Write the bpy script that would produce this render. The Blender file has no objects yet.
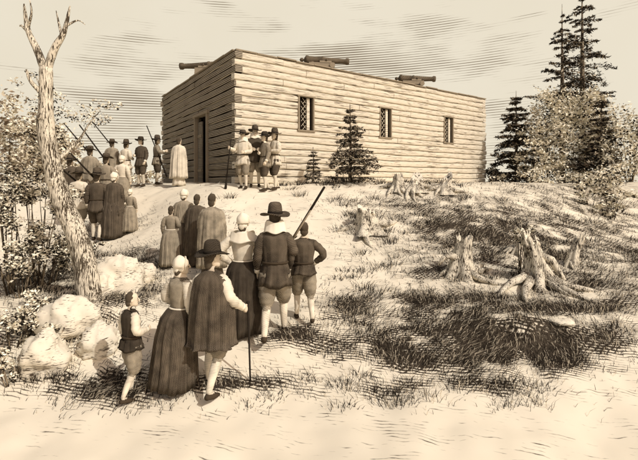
import bpy, math, random
import numpy as np
from mathutils import Vector, Matrix, noise
random.seed(7)
rng = np.random.default_rng(7)
F = 411.0
SC = bpy.context.scene
COL = SC.collection

# ------------------------------------------------------------------ terrain
YP = [-60, 0, 3, 4.8, 5.9, 8, 9.5, 11.5, 12.4, 14, 25, 45, 120, 500]
ZP = [-3.0, -2.75, -2.7, -2.5, -2.1, -1.75, -1.35, -.35, -.06, 0, -.12, -.9, -2.2, -4]
def sstep(a, b, x):
    t = max(0., min(1., (x - a) / (b - a))); return t * t * (3 - 2 * t)
def hgt(x, y):
    ye = y - sstep(-2.6, -6.2, x) * 2.0 * sstep(7, 9.5, y) - sstep(4., 11, x) * 2.6 * sstep(7, 10, y)
    z = float(sum(np.interp([ye - .5, ye - .25, ye, ye + .25, ye + .5], YP, ZP)) / 5)
    z += noise.noise(Vector((x * .5, y * .5, 3))) * .10 + noise.noise(Vector((x * 1.9, y * 1.9, 7))) * .045 + noise.noise(Vector((x * 5, y * 5, 2))) * .012
    z += .22 * math.exp(-((x + 3.6) ** 2 + (y - 6.3) ** 2) / .8)
    z -= .18 * math.exp(-(((x - 2.8) / .7) ** 2 + ((y - 5.5) / .25) ** 2))
    z += .12 * math.exp(-(((x - 2.8) / .9) ** 2 + ((y - 5.95) / .25) ** 2))
    z -= .14 * math.exp(-(((x + 4.6) / 1.0) ** 2 + ((y - 9.0) / .4) ** 2))
    return z
def wx(px, d): return (px - 319.) / F * d

PATCH = [(400, 7.0, 1.1, .45, .6), (430, 5.6, 1.2, .42, .85), (530, 5.45, .7, .24, 1.6), (485, 6.1, 1.2, .45, .95), (440, 6.6, 1.2, .4, .4),  # dark ground patches: cast shade painted in, along with ditch and brush
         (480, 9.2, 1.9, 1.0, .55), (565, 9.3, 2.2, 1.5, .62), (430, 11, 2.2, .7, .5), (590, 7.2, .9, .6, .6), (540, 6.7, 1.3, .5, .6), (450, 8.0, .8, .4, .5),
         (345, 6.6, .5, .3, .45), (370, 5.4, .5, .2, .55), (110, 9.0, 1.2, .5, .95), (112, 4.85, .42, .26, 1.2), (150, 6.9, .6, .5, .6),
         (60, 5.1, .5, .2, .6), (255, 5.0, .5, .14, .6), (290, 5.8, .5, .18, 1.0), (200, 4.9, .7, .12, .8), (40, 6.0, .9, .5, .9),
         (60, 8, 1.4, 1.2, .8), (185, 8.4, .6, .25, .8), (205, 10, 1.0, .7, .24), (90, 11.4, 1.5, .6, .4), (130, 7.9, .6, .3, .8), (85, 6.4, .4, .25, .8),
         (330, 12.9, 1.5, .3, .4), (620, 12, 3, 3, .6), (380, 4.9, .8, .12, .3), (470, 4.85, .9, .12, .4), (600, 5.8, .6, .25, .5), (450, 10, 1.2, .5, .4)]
def tone(x, y):  # painted shade and dark turf, drives ground hatch and blade density
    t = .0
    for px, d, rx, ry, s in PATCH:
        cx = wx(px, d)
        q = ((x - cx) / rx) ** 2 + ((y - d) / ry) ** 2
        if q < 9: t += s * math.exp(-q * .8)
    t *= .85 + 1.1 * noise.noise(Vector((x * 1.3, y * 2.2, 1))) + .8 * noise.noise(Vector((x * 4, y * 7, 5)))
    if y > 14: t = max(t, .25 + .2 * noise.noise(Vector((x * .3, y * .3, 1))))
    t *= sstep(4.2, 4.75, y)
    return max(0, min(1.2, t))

# ------------------------------------------------------------------ materials
CREAM = (.80, .72, .575); INK = (.026, .021, .016); MID = (.34, .27, .19)
def newmat(name):
    m = bpy.data.materials.new(name); m.use_nodes = True
    nt = m.node_tree; bs = nt.nodes['Principled BSDF']
    bs.inputs['Roughness'].default_value = .95
    bs.inputs['Specular IOR Level'].default_value = .05
    return m, nt, bs
def mathn(nt, op, a, b=None, c=None):
    n = nt.nodes.new('ShaderNodeMath'); n.operation = op
    for i, v in enumerate((a, b, c)):
        if v is None: continue
        if isinstance(v, (int, float)): n.inputs[i].default_value = v
        else: nt.links.new(v, n.inputs[i])
    return n.outputs[0]
def maprange(nt, v, a, b, c=0, d=1):
    n = nt.nodes.new('ShaderNodeMapRange'); n.clamp = True
    for i, q in enumerate((v, a, b, c, d)):
        if isinstance(q, (int, float)): n.inputs[i].default_value = q
        else: nt.links.new(q, n.inputs[i])
    return n.outputs[0]
def mixc(nt, f, a, b):
    n = nt.nodes.new('ShaderNodeMix'); n.data_type = 'RGBA'
    if isinstance(f, (int, float)): n.inputs[0].default_value = f
    else: nt.links.new(f, n.inputs[0])
    for i, q in ((6, a), (7, b)):
        if isinstance(q, tuple): n.inputs[i].default_value = (*q, 1)
        else: nt.links.new(q, n.inputs[i])
    return n.outputs[2]
def noisen(nt, vec, scale, det=2, mscale=None, rot=None):
    if mscale:
        mp = nt.nodes.new('ShaderNodeMapping'); mp.inputs['Scale'].default_value = mscale
        if rot: mp.inputs['Rotation'].default_value = rot
        nt.links.new(vec, mp.inputs[0]); vec = mp.outputs[0]
    n = nt.nodes.new('ShaderNodeTexNoise'); n.inputs['Scale'].default_value = scale
    n.inputs['Detail'].default_value = det; nt.links.new(vec, n.inputs['Vector'])
    return n.outputs[0]
def waven(nt, vec, scale, direction='X', dist=1.5, dscale=1.5, rot=None, mscale=None):
    if rot or mscale:
        mp = nt.nodes.new('ShaderNodeMapping')
        if rot: mp.inputs['Rotation'].default_value = rot
        if mscale: mp.inputs['Scale'].default_value = mscale
        nt.links.new(vec, mp.inputs[0]); vec = mp.outputs[0]
    n = nt.nodes.new('ShaderNodeTexWave'); n.wave_type = 'BANDS'; n.bands_direction = direction
    n.inputs['Scale'].default_value = scale; n.inputs['Distortion'].default_value = dist
    n.inputs['Detail'].default_value = 2; n.inputs['Detail Scale'].default_value = dscale
    nt.links.new(vec, n.inputs['Vector'])
    return n.outputs['Fac']
def hatch(name, base, dens, mode='obj', pitch=.024, ink=INK, var=.5, dirn='Z', rot=(.35, .2, 0), dist=1.2, nsc=7, cross=False):
    m, nt, bs = newmat(name)
    tc = nt.nodes.new('ShaderNodeTexCoord')
    vec = tc.outputs['UV'] if mode == 'uv' else tc.outputs['Object']
    sc = .314 / pitch
    w = waven(nt, vec, sc, 'X' if mode == 'uv' else dirn, dist, 1.0 if mode == 'uv' else .4, None if mode == 'uv' else rot)
    nz = noisen(nt, tc.outputs['Object'], nsc, 3)
    th = mathn(nt, 'ADD', mathn(nt, 'MULTIPLY', mathn(nt, 'SUBTRACT', nz, .5), var * 2), dens)
    f = maprange(nt, mathn(nt, 'SUBTRACT', w, th), -.16, .16)
    if cross:
        w2 = waven(nt, tc.outputs['Object'], .314 / .013, 'Z', 4, .6, (.6, -.5, 0))
        f2 = maprange(nt, mathn(nt, 'SUBTRACT', w2, mathn(nt, 'SUBTRACT', th, .33)), -.25, .25)
        f = mathn(nt, 'MULTIPLY', f, f2)
    c = mixc(nt, f, ink, base)
    nt.links.new(c, bs.inputs['Base Color'])
    return m
def grain(name, base, ms, thr, ink=(.05, .038, .027), rot=None, patch=2.5, amp=.5, bump=.0):
    """thr: higher = fewer dark strokes"""
    m, nt, bs = newmat(name)
    tc = nt.nodes.new('ShaderNodeTexCoord'); ob = tc.outputs['Object']
    a = noisen(nt, ob, 1, 2, ms, rot); b = noisen(nt, ob, 1, 2, tuple(q * 2.1 for q in ms), rot); p = noisen(nt, ob, patch, 3)
    th = mathn(nt, 'SUBTRACT', thr, mathn(nt, 'MULTIPLY', mathn(nt, 'SUBTRACT', p, .5), amp))
    f = mathn(nt, 'MULTIPLY', maprange(nt, mathn(nt, 'SUBTRACT', th, a), -.03, .04), maprange(nt, mathn(nt, 'SUBTRACT', mathn(nt, 'ADD', th, .05), b), -.02, .03, .35, 1))
    nt.links.new(mixc(nt, f, ink, base), bs.inputs['Base Color'])
    if bump:
        bp = nt.nodes.new('ShaderNodeBump'); bp.inputs['Strength'].default_value = bump; bp.inputs['Distance'].default_value = .03
        nt.links.new(f, bp.inputs['Height']); nt.links.new(bp.outputs[0], bs.inputs['Normal'])
    return m
_M = {}
def flat(name, col, var=.15):
    if name in _M: return _M[name]
    m, nt, bs = newmat(name)
    tc = nt.nodes.new('ShaderNodeTexCoord')
    n = noisen(nt, tc.outputs['Object'], 12, 3)
    c = mixc(nt, n, tuple(v * (1 - var) for v in col), tuple(min(1, v * (1 + var)) for v in col))
    nt.links.new(c, bs.inputs['Base Color']); _M[name] = m
    return m
def cloth(tone_, far, mode):
    key = (tone_, far, mode)
    if key in _M: return _M[key]
    base, dens = {'dark': ((.21, .168, .12), .55), 'mid': ((.54, .465, .345), .40), 'light': (CREAM, .10), 'white': (CREAM, .02), 'black': ((.10, .08, .057), .55)}[tone_]
    p = (.0062 if mode == 'uv' else .011) * (1.8 if far else 1)
    _M[key] = hatch('cloth_%s_%s%s' % (tone_, mode, '_coarse' if far else ''), base, dens, mode, p, var=.35 if far else .6, nsc=5 if far else 6, cross=(tone_ in ('dark', 'mid', 'black')), dist=1.8)
    return _M[key]
INKM = flat('ink_dark', INK); CREAMM = flat('cream_leaf', (.90, .83, .68)); MIDM = flat('umber_leaf', (.20, .155, .11))
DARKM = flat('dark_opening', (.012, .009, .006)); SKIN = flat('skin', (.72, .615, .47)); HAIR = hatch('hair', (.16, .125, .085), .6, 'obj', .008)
WHITE = flat('linen', (.82, .75, .61), .06); KHAKI = flat('khaki_leaf', (.58, .51, .39))

# ------------------------------------------------------------------ mesh builder
class MB:
    def __init__(s): s.v = []; s.f = []; s.m = []; s.uv = []
    def rings(s, rings, mat=0, closed=True, cap0=False, cap1=False):
        b = len(s.v); n = len(rings[0])
        for r in rings: s.v += [Vector(p) for p in r]
        K = len(rings)
        for k in range(K - 1):
            for i in range(n if closed else n - 1):
                j = (i + 1) % n
                s.f.append((b + k * n + i, b + k * n + j, b + (k + 1) * n + j, b + (k + 1) * n + i)); s.m.append(mat)
                u0, u1 = i / n, (i + 1) / n
                s.uv.append([(u0, k / K), (u1, k / K), (u1, (k + 1) / K), (u0, (k + 1) / K)])
        if cap0: s.f.append(tuple(b + i for i in range(n))[::-1]); s.m.append(mat); s.uv.append([(0, 0)] * n)
        if cap1: s.f.append(tuple(b + (K - 1) * n + i for i in range(n))); s.m.append(mat); s.uv.append([(0, 0)] * n)
    def tube(s, pts, rads, n=8, mat=0, sx=1., jag=0):
        pts = [Vector(p) for p in pts]; rr = []
        up = None
        for k, p in enumerate(pts):
            d = (pts[min(k + 1, len(pts) - 1)] - pts[max(k - 1, 0)]).normalized()
            if up is None:
                up = d.orthogonal().normalized()
            a = (up - d * up.dot(d)).normalized(); up = a; c = d.cross(a)
            r = rads[k] if isinstance(rads, (list, tuple)) else rads
            rr.append([p + (a * math.cos(t) + c * math.sin(t) * sx) * r * (1 + (random.uniform(-jag, jag) if jag else 0)) for t in [2 * math.pi * i / n for i in range(n)]])
        s.rings(rr, mat, True, True, True)
    def ell(s, c, r, mat=0, n=14, k=9, rot=None, nz=0, nf=2.2, nz2=0):
        c = Vector(c); rr = []
        for i in range(k + 1):
            ph = -math.pi / 2 + math.pi * (i + .02) / (k + .04)
            ring = []
            for j in range(n):
                t = 2 * math.pi * j / n
                p = Vector((math.cos(ph) * math.cos(t) * r[0], math.cos(ph) * math.sin(t) * r[1], math.sin(ph) * r[2]))
                q0 = p.copy()
                if nz: p *= 1 + nz * noise.noise(q0 * (nf / max(r)) + c * 3)
                if nz2: p *= 1 + nz2 * noise.noise(q0 * (nf * 3.5 / max(r)) + c * 3)
                if rot: p = rot @ p
                ring.append(c + p)
            rr.append(ring)
        s.rings(rr, mat, True, True, True)
    def box(s, c, size, mat=0, rot=None):
        c = Vector(c); a, b, d = [q / 2 for q in size]; o = len(s.v)
        for x, y, z in ((-a, -b, -d), (a, -b, -d), (a, b, -d), (-a, b, -d), (-a, -b, d), (a, -b, d), (a, b, d), (-a, b, d)):
            p = Vector((x, y, z)); s.v.append(c + (rot @ p if rot else p))
        for f in ((0, 3, 2, 1), (4, 5, 6, 7), (0, 1, 5, 4), (1, 2, 6, 5), (2, 3, 7, 6), (3, 0, 4, 7)):
            s.f.append(tuple(o + i for i in f)); s.m.append(mat); s.uv.append([(0, 0), (1, 0), (1, 1), (0, 1)])
    def build(s, name, mats, parent=None, smooth=True, loc=None, rot=None):
        me = bpy.data.meshes.new(name); me.from_pydata([tuple(v) for v in s.v], [], s.f)
        for m in mats: me.materials.append(m)
        me.polygons.foreach_set('material_index', s.m)
        uv = me.uv_layers.new(name='UVMap')
        uv.data.foreach_set('uv', [c for f in s.uv for p in f for c in p])
        me.polygons.foreach_set('use_smooth', [smooth] * len(s.f))
        me.update()
        o = bpy.data.objects.new(name, me); COL.objects.link(o)
        if parent: o.parent = parent
        if loc: o.location = loc
        if rot: o.rotation_euler = rot
        return o
def empty(name, loc=(0, 0, 0), rz=0, s=1):
    o = bpy.data.objects.new(name, None); COL.objects.link(o); o.location = loc; o.rotation_euler = (0, 0, rz); o.scale = (s, s, s)
    o.empty_display_size = .2
    return o
def quads(name, Q, mi, mats, parent=None):
    n = len(Q); me = bpy.data.meshes.new(name)
    me.vertices.add(n * 4); me.vertices.foreach_set('co', np.asarray(Q, dtype=np.float32).ravel())
    me.loops.add(n * 4); me.loops.foreach_set('vertex_index', np.arange(n * 4, dtype=np.int32))
    me.polygons.add(n); me.polygons.foreach_set('loop_start', np.arange(0, n * 4, 4, dtype=np.int32))
    me.polygons.foreach_set('loop_total', np.full(n, 4, dtype=np.int32))
    for m in mats: me.materials.append(m)
    me.polygons.foreach_set('material_index', np.asarray(mi, dtype=np.int32))
    me.update(calc_edges=True)
    o = bpy.data.objects.new(name, me); COL.objects.link(o)
    if parent: o.parent = parent
    return o
def leafquads(C, size, elong=.42, up=0.):
    n = len(C)
    a = rng.normal(size=(n, 3)); a[:, 2] = a[:, 2] * .6 + up; a /= np.linalg.norm(a, axis=1)[:, None]
    b = np.cross(a, rng.normal(size=(n, 3))); b /= np.linalg.norm(b, axis=1)[:, None]
    s = (size * rng.uniform(.6, 1.4, n))[:, None]
    a = a * s; b = b * s * elong
    return np.stack([C - a, C - b, C + a, C + b], axis=1)

# ------------------------------------------------------------------ ground
def axis(lo, hi, st, far):
    a = list(np.arange(lo, hi, st)); g = st; x = hi
    while x < far: a.append(x); g *= 1.18; x += g
    a.append(far); g = st; x = lo; pre = []
    while x > -far: g *= 1.18; x -= g; pre.append(x)
    return pre[::-1] + a
XS = axis(-7, 9, .075, 500); YS = [y for y in axis(3.4, 13.5, .06, 500) if y > -60]
V = []; T = []
for y in YS:
    for x in XS:
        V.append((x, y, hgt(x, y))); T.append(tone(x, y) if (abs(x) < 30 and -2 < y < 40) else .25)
nx = len(XS)
Fc = [(j * nx + i, j * nx + i + 1, (j + 1) * nx + i + 1, (j + 1) * nx + i) for j in range(len(YS) - 1) for i in range(nx - 1)]
me = bpy.data.meshes.new('ground'); me.from_pydata(V, [], Fc)
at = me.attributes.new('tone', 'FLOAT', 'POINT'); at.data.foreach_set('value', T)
me.polygons.foreach_set('use_smooth', [True] * len(Fc))
g = bpy.data.objects.new('ground', me); COL.objects.link(g)
m, nt, bs = newmat('ground_turf')
tc = nt.nodes.new('ShaderNodeTexCoord'); ob = tc.outputs['Object']
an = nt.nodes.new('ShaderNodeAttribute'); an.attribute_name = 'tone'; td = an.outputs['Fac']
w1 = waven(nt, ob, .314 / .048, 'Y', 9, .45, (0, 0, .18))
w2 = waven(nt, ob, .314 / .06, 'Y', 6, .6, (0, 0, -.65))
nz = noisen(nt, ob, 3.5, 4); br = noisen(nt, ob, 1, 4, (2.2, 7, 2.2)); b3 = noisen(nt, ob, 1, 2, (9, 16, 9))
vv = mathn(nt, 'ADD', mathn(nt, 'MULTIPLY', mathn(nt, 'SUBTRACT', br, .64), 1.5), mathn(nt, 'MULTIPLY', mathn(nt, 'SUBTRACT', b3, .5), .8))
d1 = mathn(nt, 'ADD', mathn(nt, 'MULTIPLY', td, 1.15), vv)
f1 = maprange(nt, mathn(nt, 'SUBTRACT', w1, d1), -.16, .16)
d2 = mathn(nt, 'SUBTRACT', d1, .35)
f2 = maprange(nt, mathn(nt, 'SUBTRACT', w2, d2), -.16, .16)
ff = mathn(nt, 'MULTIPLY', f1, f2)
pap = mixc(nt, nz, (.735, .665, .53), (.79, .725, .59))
pap = mixc(nt, maprange(nt, td, .75, 1.2, 0, .7), pap, (.13, .105, .075))  # paper colour darkened further inside the painted shade patches
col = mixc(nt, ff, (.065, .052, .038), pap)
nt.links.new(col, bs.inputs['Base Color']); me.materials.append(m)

def blades(pts, L, lean, wid):
    Q = []
    for (x, y), l, ln in zip(pts, L, lean):
        z = hgt(x, y) - .01
        a = random.uniform(0, 2 * math.pi); dx, dy = math.cos(a), math.sin(a) * .4
        sgn = ln
        w = wid * random.uniform(.6, 1.3) * (y / 6.) ** .7
        m1 = (x + dx * l * .2 + sgn * l * .25, y + dy * l * .3, z + l * .55)
        t = (x + dx * l * .45 + sgn * l * .8, y + dy * l * .6, z + l * .85)
        b0 = (x - w, y, z); b1 = (x + w, y, z)
        m0 = (m1[0] - w * .7, m1[1], m1[2]); m2 = (m1[0] + w * .7, m1[1], m1[2] - w * .3)
        Q.append([b0, b1, m2, m0]); Q.append([m0, m2, (t[0] + w * .15, t[1], t[2]), t])
    return Q
pts = []; Ls = []; lean = []
while len(pts) < 27000:
    y = 4.4 + 9.6 * random.random() ** 1.5; x = random.uniform(-.85, .85) * y
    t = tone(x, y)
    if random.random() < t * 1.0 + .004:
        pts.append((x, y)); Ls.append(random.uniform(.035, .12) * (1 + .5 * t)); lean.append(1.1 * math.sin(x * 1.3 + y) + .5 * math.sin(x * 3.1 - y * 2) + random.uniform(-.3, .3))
Q = blades(pts, Ls, lean, .0038)
tufts = [(340, 4.95), (372, 4.75), (395, 4.8), (430, 4.65), (470, 4.9), (505, 4.85), (550, 5.1), (580, 5.4), (600, 5.7), (330, 5.5), (345, 6.3), (420, 6.4), (575, 6.4),
         (455, 7.6), (535, 7.3), (500, 6.9), (600, 7.5), (395, 8.6), (340, 9.9), (345, 11), (300, 11.6), (430, 10.2), (520, 9.5), (570, 9), (60, 5.0), (35, 5.2), (85, 4.8), (105, 5.9), (140, 7.6),
         (60, 7), (290, 12.2), (325, 12.5), (380, 12.7), (400, 12.9), (430, 13), (300, 5.0), (270, 4.75), (160, 4.6), (450, 5.0), (520, 4.75), (90, 9.6), (230, 11.3), (250, 4.6),
         (525, 8.4), (545, 8.0), (600, 8.6), (375, 10.4), (470, 10.9), (500, 11.5), (420, 12.4), (460, 12.4), (490, 7.7), (380, 7.2), (410, 6.0), (560, 5.7), (455, 5.3), (365, 5.9)]
tufts += [(random.uniform(335, 620), random.uniform(4.9, 11.5)) for _ in range(85)] + [(random.uniform(10, 130), random.uniform(4.9, 10)) for _ in range(40)]
tufts += [(random.uniform(300, 560), random.uniform(4.55, 4.9)) for _ in range(14)]
tufts += [(285 + k * 13 + random.uniform(-4, 4), 12.7 + k * .11) for k in range(14)]
for px, d in tufts:
    cx = wx(px, d); P = []; L = []; ln = []; bs_ = random.uniform(.6, 1.2)
    for k in range(38):
        o = random.gauss(0, .11); P.append((cx + o, d + random.gauss(0, .05))); L.append(random.uniform(.07, .19) * (d / 6) ** .4 * bs_); ln.append(o * 6 + random.uniform(-.2, .2))
    Q += blades(P, L, ln, .0042)
quads('grass', Q, rng.choice(2, len(Q), p=[.8, .2]), [INKM, KHAKI])

# ------------------------------------------------------------------ sky backdrop
R = 220; BL = [(400, 62, 100, 20, .55), (450, 24, 75, 12, .3), (125, 75, 60, 28, .42), (100, 120, 50, 30, .5), (250, 28, 60, 9, .2), (540, 60, 45, 30, .18), (505, 130, 32, 40, .45), (340, 22, 50, 8, .2), (330, 50, 60, 10, .35), (600, 120, 40, 60, .25), (190, 45, 30, 8, .2)]
V = []; T = []; nA = 220; nZ = 90
for k in range(nZ):
    zz = -14 + 190 * k / (nZ - 1)
    for i in range(nA):
        a = math.radians(-85 + 170 * i / (nA - 1))
        x, y = R * math.sin(a), R * math.cos(a); V.append((x, y, zz))
        px = 319 + F * x / max(y, 1); py = 183 - F * zz / max(y, 1); t = 0
        for bx, by, rx, ry, s in BL:
            q = ((px - bx) / rx) ** 2 + ((py - by) / ry) ** 2
            if q < 8: t += s * math.exp(-q)
        T.append(t)
Fc = [(k * nA + i, k * nA + i + 1, (k + 1) * nA + i + 1, (k + 1) * nA + i) for k in range(nZ - 1) for i in range(nA - 1)]
me = bpy.data.meshes.new('sky'); me.from_pydata(V, [], Fc)
at = me.attributes.new('cloud', 'FLOAT', 'POINT'); at.data.foreach_set('value', T)
sk = bpy.data.objects.new('sky', me); COL.objects.link(sk)
m = bpy.data.materials.new('sky_hatched'); m.use_nodes = True; nt = m.node_tree; nt.nodes.clear()
out = nt.nodes.new('ShaderNodeOutputMaterial'); em = nt.nodes.new('ShaderNodeEmission'); nt.links.new(em.outputs[0], out.inputs[0])
tc = nt.nodes.new('ShaderNodeTexCoord'); ob = tc.outputs['Object']
an = nt.nodes.new('ShaderNodeAttribute'); an.attribute_name = 'cloud'
w = waven(nt, ob, .314 / 1.25, 'Z', 2.4, .035, (0, .04, 0))
n1 = noisen(nt, ob, 1, 5, (.03, .03, .11)); n2 = noisen(nt, ob, .02, 3)
den = mathn(nt, 'ADD', mathn(nt, 'MULTIPLY', an.outputs['Fac'], .95), mathn(nt, 'MULTIPLY', mathn(nt, 'SUBTRACT', n1, .64), 1.8))
f = maprange(nt, mathn(nt, 'SUBTRACT', w, den), -.13, .13)
pap = mixc(nt, n2, (.80, .72, .565), (.86, .785, .64))
nt.links.new(mixc(nt, f, (.27, .215, .15), pap), em.inputs[0]); em.inputs[1].default_value = 1.0
me.materials.append(m)
try: m.cycles.emission_sampling = 'NONE'
except Exception as ex: print(ex)

# ------------------------------------------------------------------ meeting house
m, nt, bs = newmat('log_wood')
tc = nt.nodes.new('ShaderNodeTexCoord'); ob = tc.outputs['Object']
n1 = noisen(nt, ob, 1, 3, (1.6, 1.6, 34)); n2 = noisen(nt, ob, .9, 2); n3 = noisen(nt, ob, 1, 2, (2.4, 3, 80))
d = mathn(nt, 'ADD', n1, mathn(nt, 'MULTIPLY', mathn(nt, 'SUBTRACT', n2, .5), .35))
f = mathn(nt, 'MULTIPLY', maprange(nt, d, .60, .64, 1, .15), maprange(nt, n3, .60, .64, 1, .35))
nt.links.new(mixc(nt, f, (.13, .10, .07), (.71, .645, .52)), bs.inputs['Base Color']); LOG = m
m, nt, bs = newmat('log_wood_shaded')  # end wall's shade painted in: darker base and denser hatch than the front
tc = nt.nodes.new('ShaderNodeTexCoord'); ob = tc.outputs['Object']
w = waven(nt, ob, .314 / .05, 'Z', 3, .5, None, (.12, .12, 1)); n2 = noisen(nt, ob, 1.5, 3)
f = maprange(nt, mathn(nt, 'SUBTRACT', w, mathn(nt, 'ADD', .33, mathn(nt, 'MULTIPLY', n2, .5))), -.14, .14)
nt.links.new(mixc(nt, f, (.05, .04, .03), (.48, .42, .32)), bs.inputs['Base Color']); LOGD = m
TRIM = flat('hewn_trim', (.30, .25, .18))
ANG = math.atan2(.572, .82); house = empty('log_meeting_house', (-2.62, 12.98, -.02), ANG)
WL, WD, WH, NC = 13.23, 8.68, 4.2, 18
ch = WH / NC
def wall(name, L, ops, loc, rot, par, mat, seed):
    rs = random.Random(seed); mb = MB()
    for c in range(NC + 1):
        z0 = (c - 1) * ch; z1 = z0 + ch
        ext = .085 if (c + par) % 2 else .03
        spans = [(-ext * rs.uniform(.5, 1.1), L + ext * rs.uniform(.4, 1.8))]
        for (a, b, za, zb) in ops:
            if z1 > za + .05 and z0 < zb - .05:
                new = []
                for s, e in spans:
                    if s < a < e or s < b < e: new += [(s, a), (b, e)]
                    else: new.append((s, e))
                spans = new
        for _ in range(2):
            if rs.random() < .6:
                x = rs.uniform(1.5, L - 1.5); spans = [q for s, e in spans for q in ([(s, x - .007), (x + .007, e)] if s < x - .4 and e > x + .4 else [(s, e)])]
        for s, e in spans:
            n = max(2, int((e - s) / .35)); rr = []; off = rs.uniform(-.014, .014)
            for k in range(n + 1):
                x = s + (e - s) * k / n
                wv = .03 * noise.noise(Vector((x * .9, c * 7.3, seed))); wt = .03 * noise.noise(Vector((x * .9, (c + 1) * 7.3, seed)))
                ow = off + .012 * noise.noise(Vector((x * .7, c * 3.1, seed + 5)))
                prof = [(.17, z0 + .006), (-.03, z0 + .013 + wv), (-.06 + ow, z0 + .036 + wv), (-.074 + ow, z0 + ch * .5), (-.07 + ow, z1 - .03 + wt), (-.035, z1 - .01 + wt), (.17, z1 - .006)]
                rr.append([(x, p[0], p[1]) for p in prof])
            mb.rings(rr, 0, True, True, True)
    return mb.build(name, [mat], house, False, loc, rot)
W = [(c - .33, c + .33, 8 * ch, 13 * ch) for c in (2.6, 6.42, 10.4)]
DOOR = (4.95, 6.35, -.5, 11 * ch)
wall('front_wall', WL, W, (0, 0, 0), (0, 0, 0), 0, LOG, 1)
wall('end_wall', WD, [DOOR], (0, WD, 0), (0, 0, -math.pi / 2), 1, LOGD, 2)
wall('right_wall', WD, [], (WL, 0, 0), (0, 0, math.pi / 2), 1, LOG, 3)
wall('back_wall', WL, [], (WL, WD, 0), (0, 0, math.pi), 0, LOG, 4)
mb = MB(); mb.box((WL / 2, WD / 2, WH / 2 - .25), (WL - .36, WD - .36, WH)); mb.build('dark_backing', [DARKM], house, False)  # solid near-black block, paints in the unlit room behind the openings
mb = MB(); mb.box((WL / 2, WD / 2, WH + .0), (WL - .3, WD - .3, .12))
for k in range(18):
    x = (k + .5) * (WL + .1) / 18 - .05
    mb.box((x, -.02, WH + .015 + random.uniform(-.016, .016)), ((WL + .1) / 18 - .012, .2, .04))
for k in range(12):
    y = (k + .5) * WD / 12
    mb.box((-.02, y, WH + .015 + random.uniform(-.016, .016)), (.2, WD / 12 - .012, .04))
mb.build('roof', [TRIM], house, False)
for i, (a, b, za, zb) in enumerate(W):
    mb = MB(); cx = (a + b) / 2; cz = (za + zb) / 2
    mb.box((cx, .06, cz), (b - a, .02, zb - za), 1)
    for x in (a + .02, b - .02): mb.box((x, -.04, cz), (.05, .13, zb - za + .06), 0)
    for z in (za - .02, zb + .02): mb.box((cx, -.045, z), (b - a + .08, .15, .045), 0)
    for s in (-1, 1):
        for t in np.linspace(-.5, .5, 6):
            r = Matrix.Rotation(s * math.atan2(zb - za, (b - a) * 1.0) * .8, 3, 'Y')
            mb.box((cx, .03 + .004 * s, cz + t * .9), (.46 if abs(t) < .45 else .28, .012, .012), 2, r)
    mb.box((cx + .12, -.0, cz), (.12, .03, zb - za - .06), 3)
    mb.build('window' if i == 0 else 'window.%03d' % i, [TRIM, DARKM, KHAKI, LOG], house, False)
mb = MB(); a, b, za, zb = DOOR
for x in (a + .04, b - .04): mb.box((x, -.04, 1.25), (.11, .18, 2.62), 0)
mb.box(((a + b) / 2, -.05, zb + .03), (b - a + .2, .2, .11), 0)
for k in range(3): mb.box((a + .17 + k * .155, .02, 1.18), (.147, .05, 2.36), 1)
mb.box(((a + .33), -.02, .5), (.46, .03, .1), 0); mb.box(((a + .33), -.02, 1.8), (.46, .03, .1), 0)
mb.box(((a + b) / 2, -.25, -.02), (b - a + .2, .4, .12), 0)
mb.build('door', [TRIM, LOGD], house, False, (0, WD, 0), (0, 0, -math.pi / 2))

IRON = hatch('iron', (.20, .16, .11), .40, 'obj', .04, rot=(0, 1.2, 0))
def cannon(loc, rz, L=1.6, nm='cannon', h=.36, k=1.):
    e = empty(nm, loc, rz)
    mb = MB(); prof = [(-.56, .02), (-.54, .06), (-.50, .065), (-.475, .035), (-.45, .10), (-.43, .15), (-.38, .15), (-.37, .135), (-.1, .12), (-.09, .135), (-.06, .135), (-.05, .115), (.36, .085), (.42, .085), (.45, .115), (.5, .11), (.5, .05), (.42, .05)]
    mb.rings([[(p[0] * L, k * p[1] * math.cos(t), h + k * p[1] * math.sin(t)) for t in [2 * math.pi * i / 20 for i in range(20)]] for p in prof], 0, True, True, True)
    mb.tube([(0, -.22, h - .02), (0, .22, h - .02)], .04, 8)
    mb.build('barrel', [IRON], e)
    mb = MB()
    for s in (-1, 1):
        mb.box((-.1 * L, s * .17, h - .2), (.55 * L, .05, .16)); mb.box((-.02 * L, s * .17, h - .1), (.25 * L, .05, .1))
        for x in (.12, -.3): mb.rings([[(x * L + r * math.cos(t), s * y, .1 + r * math.sin(t)) for t in [2 * math.pi * i / 16 for i in range(16)]] for r, y in ((.02, .2), (.1, .2), (.1, .26), (.02, .26))], 0, True, True, True)
    for x in (.12, -.3): mb.box((x * L, 0, .12), (.06, .4, .06))
    mb.build('carriage', [TRIM], e, False)
def hw(lx, ly, z):
    return (-2.62 + .82 * lx - .572 * ly, 12.98 + .572 * lx + .82 * ly, z)
cannon(hw(.45, 4.1, WH + .08), math.radians(174), 2.1, h=.46, k=1.2)
cannon(hw(3.75, .35, WH + .06), math.radians(8), 1.75, 'cannon.001', .32, 1.1)
cannon(hw(8.7, .35, WH + .06), math.radians(2), 1.7, 'cannon.002', .36, 1.15)

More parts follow.
